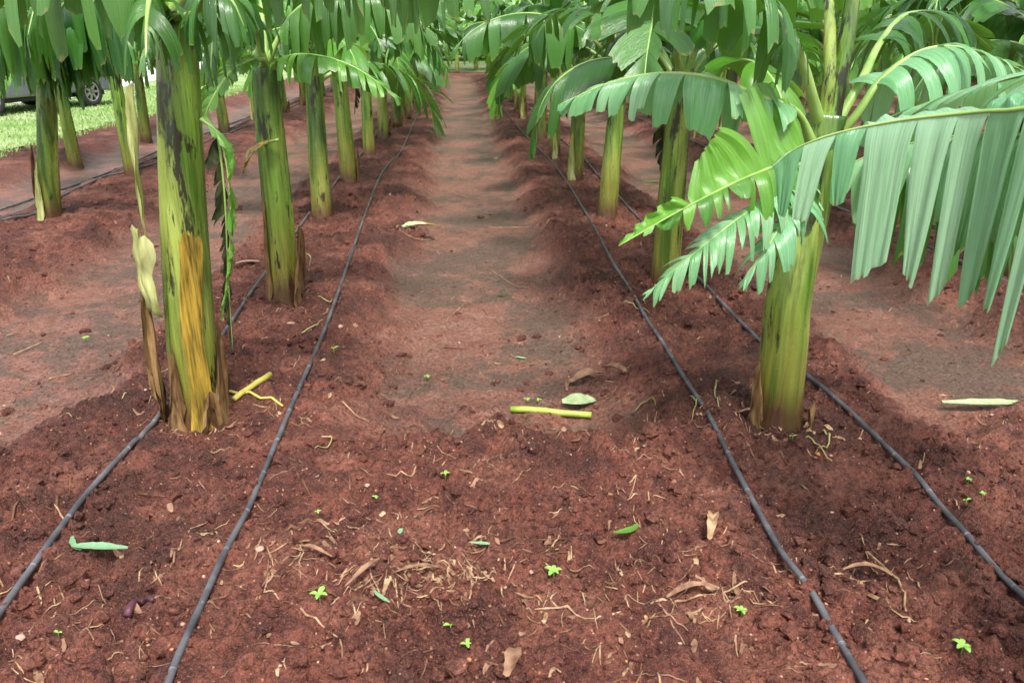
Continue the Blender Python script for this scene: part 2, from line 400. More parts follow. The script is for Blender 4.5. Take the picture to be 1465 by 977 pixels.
# ---------------------------------------------------------------- generic plants
def rf(r0, r1):
    return lambda u: r0*(1+.24*max(0, 1-u/.12)**2)*(1-u)+r1*u
def generic(seed, hgt, joined=False):
    R = random.Random(seed); parts = []
    lean = Vector((R.uniform(-.06, .06), R.uniform(-.06, .06), 0)); r0 = R.uniform(.072, .094); radf = rf(r0, r0*.68)
    mb = MB(); path = [Vector((0, 0, -.08)), lean*.3+Vector((0, 0, hgt*.35)), lean*.7+Vector((0, 0, hgt*.7)), lean+Vector((0, 0, hgt))]
    P = stem(mb, path, radf, R, 0, 20 if not joined else 10, 30 if not joined else 12)
    parts.append(("stem", mb, [M_STEM]))
    n = R.choice([9, 10, 11]) if not joined else 9
    az0 = R.random()*6.28
    for i in range(n):
        rank = i/(n-1); az = az0+i*2.4+R.uniform(-.5, .5)
        el = math.radians(40+44*rank+R.uniform(-12, 10)); Ln = R.uniform(1.15, 1.75)*(.85+.15*rank)
        turn = math.radians(146-56*rank+R.uniform(-36, 14)); p = P[-1]+Vector((0, 0, -.16*(1-rank)))
        hd = Vector((math.cos(az), math.sin(az), 0)); p = p+hd*radf(1)*.6*(1-rank); c = [p.copy()]; k = 9
        side = Vector((-hd.y, hd.x, 0))*R.uniform(-.4, .4)
        for s in range(k):
            e = el-turn*((s+.5)/k)**1.25
            p = p+((hd+side*s/k)*math.cos(e)+Vector((0, 0, 1))*math.sin(e))*Ln/k; c.append(p.copy())
        mb = MB(); dr = R.choice([R.uniform(.15, .5), R.uniform(.5, 1.0), R.uniform(1., 2.2)])
        if joined: leaf(mb, c, R.uniform(.28, .42), R, .2, dr, (.05, .28), 4, .02, dens=.08, rag=.12)
        else: leaf(mb, c, R.uniform(.28, .46), R, .2, dr, R.choice([(.012, .09), (.03, .22), (.06, .38)]), 6, .02, dens=.034, rag=.07, fold=.3)
        parts.append(("leaf", mb, [R.choice([M_BLADE, M_BLADE, M_BLADEB]), M_RIB]))
    for i in range(R.choice([0, 1, 2])):
        mb = MB(); sheath(mb, P, radf, R.random()*6.28, R.uniform(.8, 1.6), 0.02, R.uniform(.2, .4), R.uniform(.0, .03), R)
        parts.append(("dry_sheath", mb, [R.choice([M_DRY, M_DRY, M_DRYL])]))
    if R.random() < .4:
        az = R.random()*6.28; hd = Vector((math.cos(az), math.sin(az), 0)); t = P[-1]
        c = [t-Vector((0, 0, .15))+hd*.05, t+hd*.14-Vector((0, 0, .18)), t+hd*.17-Vector((0, 0, .4)), t+hd*.14-Vector((0, 0, .65))]
        mb = MB(); leaf(mb, c, .10, R, .3, 1.5, (.03, .08), 5, .01, dens=.04)
        parts.append(("withered_leaf", mb, [M_DEAD, M_DRY]))
    if not joined: return [(n, m.mesh(n, ms), ) for n, m, ms in parts]
    mats = [M_STEM, M_BLADE, M_BLADEB, M_RIB, M_DRY, M_DRYL, M_YEL, M_DEAD]; J = MB()
    for n_, m, ms in parts: J.merge(m, {i: mats.index(q) for i, q in enumerate(ms)})
    return J.mesh("banana_plant", mats)
NEAR = [generic(100+i, 1.28+.06*(i % 4)) for i in range(7)]
FAR = [generic(200+i, 1.30+.08*(i % 4), True) for i in range(7)]
def empty(name, loc, rz=0, sc=1):
    e = bpy.data.objects.new(name, None); e.empty_display_size = .2; COL.objects.link(e)
    e.location = loc; e.rotation_euler = (0, 0, rz); e.scale = (sc,)*3; return e
def place_near(v, x, y, rz, sc, label):
    e = empty("banana_plant", (x, y, Hs(x, y)-.01), rz, sc); reg(e, label, "banana plant", PGROUP)
    for n, me in NEAR[v]: obj(n, me, parent=e)
    return e
RP = random.Random(5)
LN = "banana plant with green stem and drooping torn leaves in red soil"
LF = "banana plant in a row with shredded arching leaves"
near_list = [tuple(G(*p)[:2]) for p in [(461, 312), (500, 260), (528, 222), (548, 199), (868, 312), (823, 258), (794, 226), (773, 200), (950, 402), (190, 252), (108, 234), (210, 205), (322, 190), (365, 172)]]
near_list += [(1.33, 13.2), (3.7, 4.9), (3.75, 6.5), (3.68, 8.0), (3.72, 9.5), (3.7, 11.0), (3.74, 12.5), (6.1, 7.1), (6.15, 8.7), (6.1, 10.3), (6.1, 11.9), (6.1, 13.3), (8.5, 9.9), (8.5, 11.6)]
for i, (x, y) in enumerate(near_list):
    place_near(i % 7, x, y, RP.random()*6.28, RP.uniform(.97, 1.07), LN)
def place_far(x, y, sc=None, label=LF):
    o = obj("banana_plant", FAR[RP.randrange(7)], (x, y, Hs(x, y)-.01), None, RP.random()*6.28, sc or RP.uniform(.95, 1.12))
    reg(o, label, "banana plant", PGROUP)
for k in range(-1, 7):
    x = ROW0+PER*k; y = 15.2+RP.uniform(-.2, .2)
    if k == 0: y = 13.2
    if k == 1: y = 14.5
    if k == -1: y = 17.5
    if k in (2, 3): y = 14.1
    if k >= 4: y = 13.6
    while y < 34:
        if x < .74*y+1.0: place_far(x+RP.uniform(-.12, .12), y)
        y += (1.35 if k in (0, 1) else 1.7 if y < 24 else 2.3)+RP.uniform(-.2, .2)
for i in range(12):
    x = -5+i*2.2; place_far(x+RP.uniform(-.4, .4), 40+RP.uniform(-.8, .8), 1.3)
place_far(.05, 36.0, 1.1, "lone banana plant closing the end of the furrow")
place_far(-.7, 38.0, 1.2); place_far(.9, 38.3, 1.2)
def foliage(name, x0, x1, y0, y1, hgt, n, label, size=.5, seed=1):
    R = random.Random(seed); mb = MB()
    for i in range(n):
        x = R.uniform(x0, x1); y = R.uniform(y0, y1); top = hgt*(.6+.6*float(vn(x*.25, y*.25, 6)))
        z = top*R.random()**.8
        a = R.random()*6.28; s = size*R.uniform(.5, 1.3); d = Vector((math.cos(a), math.sin(a), R.uniform(-.9, .5))).normalized()*s
        b = d.cross(Vector((R.uniform(-.4, .4), R.uniform(-.4, .4), 1))).normalized()*s*.2; p = Vector((x, y, z))
        mb.add([p, p+d*.5+b, p+d, p+d*.5-b], [(0, 1, 2, 3)], 0, [(0, 0), (.5, .5), (.8, 0), (.5, -.5)], R.random())
    reg(obj(name, mb.mesh(name, [M_BLADEB])), label, "foliage", kind="stuff")
foliage("distant_foliage", -42, 50, 52, 60, 8, 26000, "far-off mass of tropical trees behind the plantation", 1.1, 5)
foliage("side_foliage", 17.5, 26, 20, 50, 5, 11000, "dense banana foliage beyond the rows", .8, 6)
# ---------------------------------------------------------------- surveyed plants in front
def custom(x, y, path, r0, r1, leaves, sheaths, label, seed):
    base = Vector((x, y, Hs(x, y))); e = empty("banana_plant", base); reg(e, label, "banana plant", PGROUP)
    R = random.Random(seed); radf = rf(r0, r1); mb = MB()
    P = stem(mb, [Vector(p)-base for p in path], radf, R, 0, 40, 80)
    obj("stem", mb.mesh("stem", [M_STEM]), parent=e)
    for L in leaves:
        mb = MB(); kw = dict(L); c = [Vector(p)-base for p in kw.pop('c')]; mat = kw.pop('mat', M_BLADE); nm = kw.pop('name', 'leaf'); rmat = kw.pop('rmat', M_RIB)
        leaf(mb, c, kw.pop('w'), R, **kw); obj(nm, mb.mesh(nm, [mat, rmat]), parent=e)
    for S in sheaths:
        mb = MB(); kw = dict(S); mat = kw.pop('mat', M_DRY)
        sheath(mb, P, radf, R=R, **kw); obj("dry_sheath", mb.mesh("dry_sheath", [mat]), parent=e)
    return e
V = Vector
b = G(282, 600); t = W(252, 70, b.y)
path = [b-V((0, 0, .08)), b.lerp(t, .35)+V((-.008, 0, 0)), b.lerp(t, .7)+V((-.008, 0, 0)), t, t+V((-.01, 0, .12))]
top = t+V((-.01, 0, .1)); D = b.y
custom(b.x, b.y, path, .108, .060, [
    dict(c=[top, W(300, -60, D-.05), W(400, -90, D-.1), W(520, -75, D-.15), W(640, -50, D-.2), W(730, 0, D-.2)], w=.30, pet=.2, droop=1.7, slit=(.012, .07), dens=.02, rows=9, rib=.02, rag=.10),
    dict(c=[top, top+V((.0, -.12, .08)), top+V((.02, -.22, .06)), top+V((.04, -.34, -.02)), top+V((.05, -.42, -.12))], w=.26, pet=.08, droop=2.6, slit=(.012, .08), rows=8, dens=.02, rag=.10),
    dict(c=[top, W(275, 20, D-.15), W(300, -10, D-.25), W(330, 0, D-.3), W(350, 40, D-.3)], w=.24, pet=.08, droop=2.4, slit=(.012, .07), rows=8, dens=.02, rag=.10),
    dict(c=[top, W(200, -60, D-.1), W(100, -80, D-.1), W(-20, -50, D-.1), W(-120, 10, D-.1)], w=.36, pet=.2, droop=1.7, slit=(.02, .12), rag=.10),
    dict(c=[top, top+V((.1, .2, .4)), top+V((.2, .6, .6)), top+V((.25, 1.0, .4)), top+V((.28, 1.3, .1))], w=.3, pet=.25, droop=.8, slit=(.02, .08)),
    dict(c=[top, top+V((-.05, .1, .5)), top+V((-.1, .2, 1.1)), top+V((-.1, .3, 1.5))], w=.3, pet=.3, droop=.2),
    dict(c=[W(296, 170, D-.03), W(312, 200, D-.06), W(322, 290, D-.07), W(326, 390, D-.06), W(333, 500, D-.04)], w=.085, pet=.02, droop=1.6, slit=(.02, .07), rows=6, dens=.02, mat=M_DEAD, rmat=M_RIB, name="withered_leaf", rib=.008, B0=V((0, 1, 0)), rag=.3),
    dict(c=[W(288, 170, D-.08), W(318, 205, D-.10), W(330, 320, D-.10), W(318, 460, D-.09)], w=.038, pet=.02, droop=.6, slit=(.2, .4), rows=5, dens=.02, mat=M_BLADEB, name="hanging_leaf", rib=.007, rag=.03),
], [
    dict(th=-1.15, wid=.66, u0=.03, u1=.41, peel=.022, mat=M_YEL, gap=.010, taper=-.05, pt=.04, ragged=.06),
    dict(th=-2.75, wid=.5, u0=.03, u1=.34, peel=.05, mat=M_DRY, ragged=.2, curl=.015, taper=.6, pw=1.3),
    dict(th=-2.7, wid=.5, u0=.34, u1=.68, peel=.045, mat=M_DRYL, ragged=.1, curl=.02, taper=.6, pt=.15, pw=.7, gap=.03),
    dict(th=-2.45, wid=.70, u0=.24, u1=.42, peel=.07, mat=M_DRYL, ragged=.1, curl=-.03, taper=.0, pt=.15, pw=.4, gap=.02),
    dict(th=-3.0, wid=1.0, u0=.0, u1=.22, peel=.05, mat=M_DRY, ragged=.2),
    dict(th=-1.9, wid=.8, u0=.0, u1=.20, peel=.02, mat=M_DRY),
    dict(th=-.3, wid=1.0, u0=.0, u1=.24, peel=.02, mat=M_DRY),
    dict(th=-.9, wid=.7, u0=.0, u1=.12, peel=.05, mat=M_DRY),
], "banana plant with peeling yellow-brown sheaths and a withered leaf", 1)
b = G(405, 425); t = W(380, 110, b.y); top = t+V((0, 0, .05)); D = b.y
custom(b.x, b.y, [b-V((0, 0, .08)), b.lerp(t, .4)+V((.01, 0, 0)), b.lerp(t, .75), t, top], .088, .062, [
    dict(c=[top-V((0, 0, .05)), W(410, 82, D-.1), W(455, 80, D-.2), W(510, 98, D-.25), W(570, 140, D-.3)], w=.20, pet=.12, droop=1.3, slit=(.015, .07), mat=M_BLADEB, rib=.013, dens=.02),
    dict(c=[top, W(372, 85, D-.15), W(335, 100, D-.3), W(305, 140, D-.35), W(290, 175, D-.35)], w=.10, pet=.3, droop=1., slit=(.03, .06), mat=M_BLADEB, rib=.022),
    dict(c=[top, top+V((.0, -.2, .3)), top+V((-.05, -.45, .32)), top+V((-.05, -.7, .2)), top+V((-.05, -.85, .0))], w=.34, pet=.2, droop=1.7, slit=(.012, .09), rag=.10),
    dict(c=[top, W(420, 20, D), W(480, -10, D-.1), W(560, 0, D-.2), W(620, 50, D-.2)], w=.33, pet=.2, droop=1.4, slit=(.015, .1), rag=.10),
    dict(c=[top, W(350, 20, D), W(300, -20, D), W(230, -10, D), W(180, 40, D)], w=.33, pet=.2, droop=1.2, slit=(.02, .1), rag=.10),
    dict(c=[top, top+V((0, .2, .5)), top+V((.1, .5, .7)), top+V((.1, .9, .4)), top+V((.1, 1.1, .1))], w=.3, pet=.25, droop=.6, slit=(.02, .06)),
    dict(c=[W(398, 200, D-.1), W(375, 208, D-.16), W(360, 222, D-.17), W(350, 245, D-.17)], w=.07, pet=.05, droop=.6, slit=(.05, .1), mat=M_YEL, name="withered_leaf", rib=.008),
], [dict(th=-.4, wid=.9, u0=0, u1=.24, peel=.05, mat=M_DRY), dict(th=-2.4, wid=.8, u0=0, u1=.34, peel=.0, mat=M_DRY)],
    "banana plant with bright green torn leaf and brown sheaths at base", 2)
b = G(70, 310); t = W(66, 110, b.y); top = t+V((0, 0, .05)); D = b.y
custom(b.x, b.y, [b-V((0, 0, .08)), b.lerp(t, .5), t, top], .092, .068, [
    dict(c=[top, W(55, 40, D-.2), W(25, 10, D-.4), W(-15, 20, D-.6), W(-50, 80, D-.7)], w=.60, pet=.1, droop=2.6, slit=(.02, .18), rag=.10),
    dict(c=[top, W(80, 30, D-.2), W(105, -5, D-.4), W(145, 10, D-.6), W(190, 70, D-.7)], w=.68, pet=.1, droop=2.6, slit=(.02, .18), rag=.10),
    dict(c=[top, W(70, 40, D-.3), W(60, 0, D-.6), W(50, 10, D-.9), W(40, 50, D-1.1)], w=.60, pet=.1, droop=2.6, slit=(.02, .18), rag=.10),
    dict(c=[top, W(80, 60, D-.2), W(110, 30, D-.3), W(140, 50, D-.4), W(165, 110, D-.4)], w=.50, pet=.1, droop=2.0, slit=(.02, .14), rag=.10),
    dict(c=[top, W(50, 60, D-.2), W(20, 40, D-.3), W(-5, 60, D-.4), W(-25, 120, D-.4)], w=.50, pet=.1, droop=2.0, slit=(.02, .14), rag=.10),
    dict(c=[top, top+V((-.1, .3, .4)), top+V((-.1, .7, .6)), top+V((0, 1.1, .3))], w=.35, pet=.25, droop=.8),
    dict(c=[top, top+V((.2, .2, .5)), top+V((.5, .3, .7)), top+V((.9, .4, .4))], w=.35, pet=.25, droop=.8),
], [dict(th=-2, wid=1.0, u0=0, u1=.3, peel=.02, mat=M_DRYL), dict(th=-2.9, wid=.8, u0=0, u1=.4, peel=.03, mat=M_DRY)],
    "banana plant with dark drooping shredded leaves hanging round its stem", 7)
# right hero plant
b = G(1112, 600); D = b.y; m1 = W(1130, 420, D); t = W(1184, 165, D+.05)
custom(b.x, b.y, [b-V((0, 0, .08)), b.lerp(m1, .6), m1, m1.lerp(t, .5), t], .096, .074, [
    dict(c=[W(1165, 215, D), W(1140, 160, D-.05), W(1085, 138, D-.1), W(1020, 112, D-.1), W(940, 106, D-.05), W(870, 120, D), W(800, 150, D+.05)], w=.2, pet=.2, droop=1.9, slit=(.02, .10), mat=M_BLADEP, rib=.018, dens=.016, rows=8, rag=.08, tip=.95),
    dict(c=[W(1160, 215, D-.05), W(1115, 235, D-.25), W(1050, 262, D-.4), W(970, 303, D-.5), W(885, 352, D-.55)], w=.3, pet=.02, slit=(.02, .08), mat=M_BLADEB, rib=.010, dens=.014, rows=9, sides=[(1, .36, 1.3, .15, (.2, .4)), (-1, .30, -.4, 1.6)], rag=.04, tp=.85, conv=(.0, .9), broken=.1, fold=.4),
    dict(c=[t-V((0, 0, .1)), W(1150, 95, D-.05), W(1118, 30, D-.1), W(1050, -40, D-.2), W(960, -50, D-.3), W(860, 0, D-.3)], w=.30, pet=.3, droop=1.7, slit=(.012, .08), rib=.024, rag=.10),
    dict(c=[t-V((0, 0, .12)), t+V((.03, 0, .2)), t+V((.06, .05, .6)), t+V((.12, .1, 1.1)), t+V((.2, .2, 1.5))], w=.3, pet=.4, droop=.3, rib=.040, rmat=M_STEM),
    dict(c=[t-V((0, 0, .12)), t+V((-.02, 0, .2)), t+V((-.04, .15, .6)), t+V((-.1, .5, 1.0)), t+V((-.1, 1.0, 1.0))], w=.3, pet=.4, droop=.5, rib=.033, rmat=M_STEM),
    dict(c=[t-V((0, 0, .15)), W(1225, 165, D-.02), W(1265, 110, D), W(1330, 70, D+.1), W(1400, 75, D+.2), W(1500, 120, D+.2)], w=.34, pet=.25, droop=1.1, slit=(.015, .08), mat=M_BLADEP, rib=.022, dens=.02, rag=.08),
    dict(c=[t-V((0, 0, .1)), W(1230, 120, D+.1), W(1260, 60, D+.3), W(1300, 20, D+.6), W(1360, 25, D+.9), W(1420, 70, D+1.0)], w=.34, pet=.3, droop=1.1, slit=(.02, .12), rib=.022),
    dict(c=[W(1195, 250, D), W(1260, 220, D-.1), W(1330, 230, D-.15), W(1400, 270, D-.2), W(1455, 340, D-.2)], w=.42, pet=.1, droop=2.0, slit=(.02, .07), rib=.014, dens=.02, rag=.12),
    dict(c=[W(1150, 250, D-.1), W(1115, 275, D-.3), W(1060, 310, D-.4), W(990, 365, D-.45), W(925, 420, D-.45)], w=.19, pet=.05, droop=1.6, slit=(.02, .06), mat=M_BLADEP, rib=.006, dens=.014, rag=.12, conv=(.4, .95)),
    dict(c=[W(1150, 270, D-.1), W(1130, 300, D-.3), W(1100, 350, D-.4), W(1065, 400, D-.42)], w=.20, pet=.05, droop=1.8, slit=(.02, .06), mat=M_BLADEP, rib=.006, dens=.014, rag=.12, conv=(.4, .95)),
], [dict(th=-2.8, wid=.9, u0=0, u1=.22, peel=.02, mat=M_DRY), dict(th=-.5, wid=.8, u0=0, u1=.12, peel=.03, mat=M_DRY), dict(th=-1.9, wid=.6, u0=0.7, u1=.98, peel=.0, mat=M_DEAD)],
    "banana plant with thick green stem and several big pale torn leaves", 3)
x, y = 1.55, 1.05; z = Hs(x, y); t = V((x, y, 1.42))
custom(x, y, [V((x, y, z-.08)), V((x, y, .5)), V((x, y, 1.0)), t], .11, .08, [
    dict(c=[t, V((1.40, 1.14, 1.50)), W(1500, 150, 1.60), W(1400, 160, 1.74), W(1290, 172, 1.86), W(1200, 190, 1.94), W(1140, 212, 1.98), W(1105, 240, 2.0)], w=.5, pet=.2, slit=(.045, .12), mat=M_BLADEN, rib=.009, dens=.010, rows=16, tip=1.1, sides=[(1, .15, .3, 1.6), (-1, .46, -.75, 3.4)], conv=(.1, .55), rag=.03, broken=.45, fold=.22, gap=.12),
    dict(c=[V((1.45, 1.15, 1.46)), W(1500, 190, 1.70), W(1420, 190, 1.9), W(1330, 200, 2.05), W(1250, 220, 2.10), W(1190, 250, 2.12)], w=.38, pet=.2, droop=3.0, slit=(.04, .09), mat=M_BLADEP, rib=.007, dens=.014, rows=10, lift=-.5, broken=.4, rag=.06, gap=.15),
    dict(c=[V((1.5, 1.15, 1.52)), W(1560, 100, 1.7), W(1480, 105, 1.95), W(1380, 130, 2.15), W(1290, 160, 2.25)], w=.22, pet=.2, droop=.5, slit=(.03, .1), mat=M_BLADEP, rib=.010, dens=.018, rows=7, lift=.1),
    dict(c=[t, V((1.7, 1.3, 1.75)), V((1.85, 1.7, 1.8)), V((1.9, 2.1, 1.62)), V((1.95, 2.4, 1.35))], w=.28, pet=.25, droop=1.1, slit=(.03, .08)),
    dict(c=[t, V((1.9, 1.0, 1.8)), V((2.3, .9, 1.8)), V((2.7, .9, 1.5))], w=.28, pet=.25, droop=1.0),
    dict(c=[t, V((1.6, .8, 1.8)), V((1.7, .4, 2.0)), V((1.8, 0, 1.8))], w=.28, pet=.25, droop=1.0),
], [dict(th=0, wid=1.2, u0=0, u1=.4, peel=.02)], "banana plant with a large pale shredded leaf over the soil", 4)
# ---------------------------------------------------------------- drip hoses
def hose_mat():
    t = NT("drip_hose_plastic"); o = t.n('ShaderNodeNewGeometry').outputs['Position']
    n = t.noise(o, 7, 4, .6); n2 = t.noise(o, 45, 4, .7)
    c = t.mix(t.rng(n, .4, .62), (.050, .053, .060), (.12, .12, .132))
    c = t.mix(t.rng(n2, .60, .76, 0., .45), c, (.20, .12, .095))
    uv = t.n('ShaderNodeUVMap').outputs[0]; sx = t.n('ShaderNodeSeparateXYZ'); t.l(uv, sx.inputs[0])
    fr = t.math('FRACT', t.math('MULTIPLY', sx.outputs[0], 4.1)); spot = t.rng(t.math('ADD', fr, t.math('MULTIPLY', n2, .25)), 1.09, 1.12)
    c = t.mix(t.math('MULTIPLY', spot, .4), c, (.42, .42, .43))
    return t.done(t.pbr(c, t.rng(n2, .3, .7, .3, .45), None, .5))
M_HOSE = hose_mat()
HG = "black drip irrigation hoses along the ridges"
def hose(pts, label, r=.0100):
    n = max(30, int(sum((Vector(pts[i+1])-Vector(pts[i])).length for i in range(len(pts)-1))/.05))
    C = catmull([(p[0], p[1], 0) for p in pts], n)
    z = H(np.array([c.x for c in C]), np.array([c.y for c in C]))
    k = 41; ker = np.hanning(k+2)[1:-1]; ker /= ker.sum()
    def smth(a): return np.convolve(np.pad(a, k//2, 'edge'), ker, 'valid')
    zs = smth(z); zs = smth(np.maximum(z, zs))
    P = [Vector((c.x, c.y, float(zs[i])+r*1.1)) for i, c in enumerate(C)]
    mb = MB(); tube(mb, P, r, 12)
    reg(obj("drip_hose", mb.mesh("drip_hose", [M_HOSE])), label, "hose", HG)
def plane(l):     # hose stations read off the mean ridge level
    out = []
    for p in l:
        d = ray(*p); k = (CAMZ-.01)/(-d.z); out.append((d.x*k, d.y*k))
    return out
l = plane([(245, 975), (372, 690), (470, 458), (545, 252)])
hose([(-.66, .4), (-.70, 1.0)]+l+[(-.78, 12), (-.8, 22), (-.75, 33)], "black drip hose lying on the soil ridge beside the furrow")
l = plane([(1240, 975), (1092, 748), (965, 523), (880, 382), (800, 247)])
hose([(.9, .4), (.98, 1.0)]+l+[(1.05, 14), (1.0, 22), (1.05, 33)], "grey-black drip hose with pale spots curving along the ridge")
l = plane([(0, 885), (180, 652), (228, 597), (345, 447), (436, 314)])
hose([(-1.2, .6)]+l+[(-1.32, 9), (-1.3, 14), (-1.3, 33)], "black drip hose passing behind the stems on the ridge")
l = plane([(1462, 843), (1290, 667), (1160, 547), (1040, 442), (905, 305)])
hose([(1.62, .6)]+l+[(1.6, 10), (1.58, 16), (1.6, 33)], "grey drip hose running past the stems of the row")
for pp in ([(0, 292), (90, 262), (160, 238), (228, 212)], [(0, 302), (90, 272), (165, 245), (232, 222)], [(0, 322), (50, 305), (150, 256), (232, 232)], [(-20, 285), (90, 252), (160, 228), (220, 205)]):
    l = plane(pp); e = l[-1]; hose(l+[(e[0]+.0, e[1]+2), (e[0]+.05, e[1]+6), (e[0]+.05, 30)], "black drip hose laid along a planting ridge", .011)
for rx in (3.75, 6.16):
    for o_ in (-.26, .2):
        hose([(rx+o_+.02*math.sin(q*1.7+o_*9), 1.5+q*1.6) for q in range(20)], "black drip hose laid along a planting ridge")
# ---------------------------------------------------------------- clods, pebbles, litter
def ico():
    p = (1+5**.5)/2
    v = [Vector(a).normalized() for a in [(-1, p, 0), (1, p, 0), (-1, -p, 0), (1, -p, 0), (0, -1, p), (0, 1, p), (0, -1, -p), (0, 1, -p), (p, 0, -1), (p, 0, 1), (-p, 0, -1), (-p, 0, 1)]]
    f = [(0, 11, 5), (0, 5, 1), (0, 1, 7), (0, 7, 10), (0, 10, 11), (1, 5, 9), (5, 11, 4), (11, 10, 2), (10, 7, 6), (7, 1, 8), (3, 9, 4), (3, 4, 2), (3, 2, 6), (3, 6, 8), (3, 8, 9), (4, 9, 5), (2, 4, 11), (6, 2, 10), (8, 6, 7), (9, 8, 1)]
    f2 = []; mid = {}
    def m(a, b):
        k = (min(a, b), max(a, b))
        if k not in mid: v.append(((v[a]+v[b])/2).normalized()); mid[k] = len(v)-1
        return mid[k]
    for a, b, c in f:
        x, y, z = m(a, b), m(b, c), m(c, a); f2 += [(a, x, z), (b, y, x), (c, z, y), (x, y, z)]
    return v, f2, f
IV, IF, IF0 = ico()
def lump(mb, p, s, R, mat=0, jit=.25, lo=False):
    sx, sy, sz = s*R.uniform(.7, 1.3), s*R.uniform(.7, 1.3), s*R.uniform(.5, .9); a = R.random()*6.28; c, sn = math.cos(a), math.sin(a)
    vs = []
    for q in (IV[:12] if lo else IV):
        k = 1+R.uniform(-jit, jit); x, y, z = q.x*sx*k, q.y*sy*k, q.z*sz*k
        vs.append((p.x+x*c-y*sn, p.y+x*sn+y*c, p.z+z))
    mb.add(vs, IF0 if lo else IF, mat, None, R.random())
R = random.Random(9); mb = MB(); pts = []
while len(pts) < 24000:
    y = 1.3+8*R.random()**1.7; x = R.uniform(-.75*y-.2, .8*y+.2); pts.append((x, y))
A = np.array(pts); bz = bedmask(A[:, 0], A[:, 1]); hz = H(A[:, 0], A[:, 1]); cl = vn(A[:, 0]*2.1, A[:, 1]*2.1, 31)*.6+vn(A[:, 0]*5, A[:, 1]*5, 37)*.5
for i, (x, y) in enumerate(pts):
    if R.random() < .07+.93*(1-bz[i])*min(1, max(0, cl[i]*2-.4)):
        s = min(.030, .0042*math.exp(abs(R.gauss(0, .78))))
        lump(mb, Vector((x, y, hz[i]+s*.1)), s, R, 0, .30, s < .010)
reg(obj("soil_clods", mb.mesh("soil_clods", [M_SOIL], False)), "crumbly clods of red soil scattered on the ridges", "soil", kind="stuff")
M_PO = simple("orange_stone", (.42, .15, .06), (.50, .25, .12), 60, .7); M_PP = simple("tan_stone", (.36, .20, .14), (.48, .33, .25), 60, .7)
M_PD = simple("dark_stone", (.12, .05, .04), (.25, .12, .1), 60, .7)
mb = MB()
for i in range(420):
    y = 1.35+5*R.random()**1.6; x = R.uniform(-.75*y, .8*y); s = min(.008, .0028*math.exp(abs(R.gauss(0, .5))))
    lump(mb, Vector((x, y, Hs(x, y)+s*.4)), s, R, R.choice([0, 1, 1, 2]), .15)
reg(obj("pebbles", mb.mesh("pebbles", [M_PO, M_PP, M_PD])), "tiny orange and tan pebbles on the soil", "pebbles", kind="stuff")
for px, py, s in [(372, 788, .011), (487, 468, .015), (313, 775, .008), (1190, 925, .011), (30, 912, .011), (262, 893, .009), (1230, 628, .009), (1170, 650, .009), (1300, 888, .008), (1035, 565, .011), (835, 250, .015)]:
    m = MB(); lump(m, G(px, py, s*.2), s, R, 0, .22)
    reg(obj("stone", m.mesh("stone", [R.choice([M_PO, M_PP])])), "small orange-brown stone on red soil", "stone", "small stones on the soil")
M_STRAW = simple("dry_straw", (.16, .08, .042), (.50, .34, .20), 30, .8, .2); M_STRD = simple("dark_straw", (.06, .026, .015), (.18, .085, .048), 30, .8, .2)
M_GREENS = simple("green_cut_stalk", (.26, .42, .04), (.52, .62, .12), 12, .4, .5); M_YELS = simple("yellow_stalk", (.45, .38, .05), (.62, .56, .14), 12, .45, .5)
M_ROOT = simple("dried_stalk", (.20, .18, .06), (.44, .42, .18), 20, .6, .3)
def ribbon(mb, p, a, L, w, R, mat=0, curl=.0, lift=.004, bend=None, n=7, arch=.0, twr=.6, flatz=False):
    bend = R.uniform(-1.2, 1.2) if bend is None else bend; q = Vector((p.x, p.y, 0)); C = []
    for i in range(n): C.append(q.copy()); a2 = a+bend*(i/(n-1)-.5); q = q+Vector((math.cos(a2), math.sin(a2), 0))*L/(n-1)
    zr = H(np.array([c.x for c in C]), np.array([c.y for c in C]))
    zs = np.maximum(zr*.4+zr.mean()*.6, zr)
    if flatz: zs = zr.mean()*.3+zr.max()*.7+zs*0
    vs = []
    tw = R.uniform(-twr, twr)
    for i, c in enumerate(C):
        t_ = (C[min(i+1, n-1)]-C[max(i-1, 0)]).normalized(); s = Vector((-t_.y, t_.x, 0)); u = i/(n-1)
        ww = w*(math.sin(math.pi*min(.97, max(.06, u))))**.5*(1+R.uniform(-.15, .15)); z = zs[i]+lift+arch*math.sin(math.pi*u)
        vs += [c+s*ww+V((0, 0, z+ww*(curl+tw))), c+V((0, 0, z)), c-s*ww+V((0, 0, z+ww*(curl-tw)))]
    mb.add(vs, gridf(n, 3, True), mat, [(j % 3/2*.6, j/20) for j in range(len(vs))], R.random())
mb = MB(); R = random.Random(21)
def litter(x, y, k=1.):
    if R.random() < .25: ribbon(mb, Vector((x, y, 0)), R.random()*6.28, k*R.uniform(.015, .06), R.uniform(.003, .010), R, R.choice([0, 1, 1, 2]), R.uniform(-.3, .5), .003)
    else: ribbon(mb, Vector((x, y, 0)), R.random()*6.28, k*R.uniform(.015, .12), R.uniform(.0010, .0028), R, R.choice([0, 0, 1, 2]), R.uniform(-.3, .5), .003, R.uniform(-.7, .7))
for i in range(2800):
    y = 1.35+7*R.random()**1.7; x = R.uniform(-.75*y, .8*y)
    if R.random() > .35 and vn([x*1.6], [y*1.6], 51)[0] < .45: continue
    if bedmask([x], [y])[0] > .5 and R.random() < .65: continue
    litter(x, y)
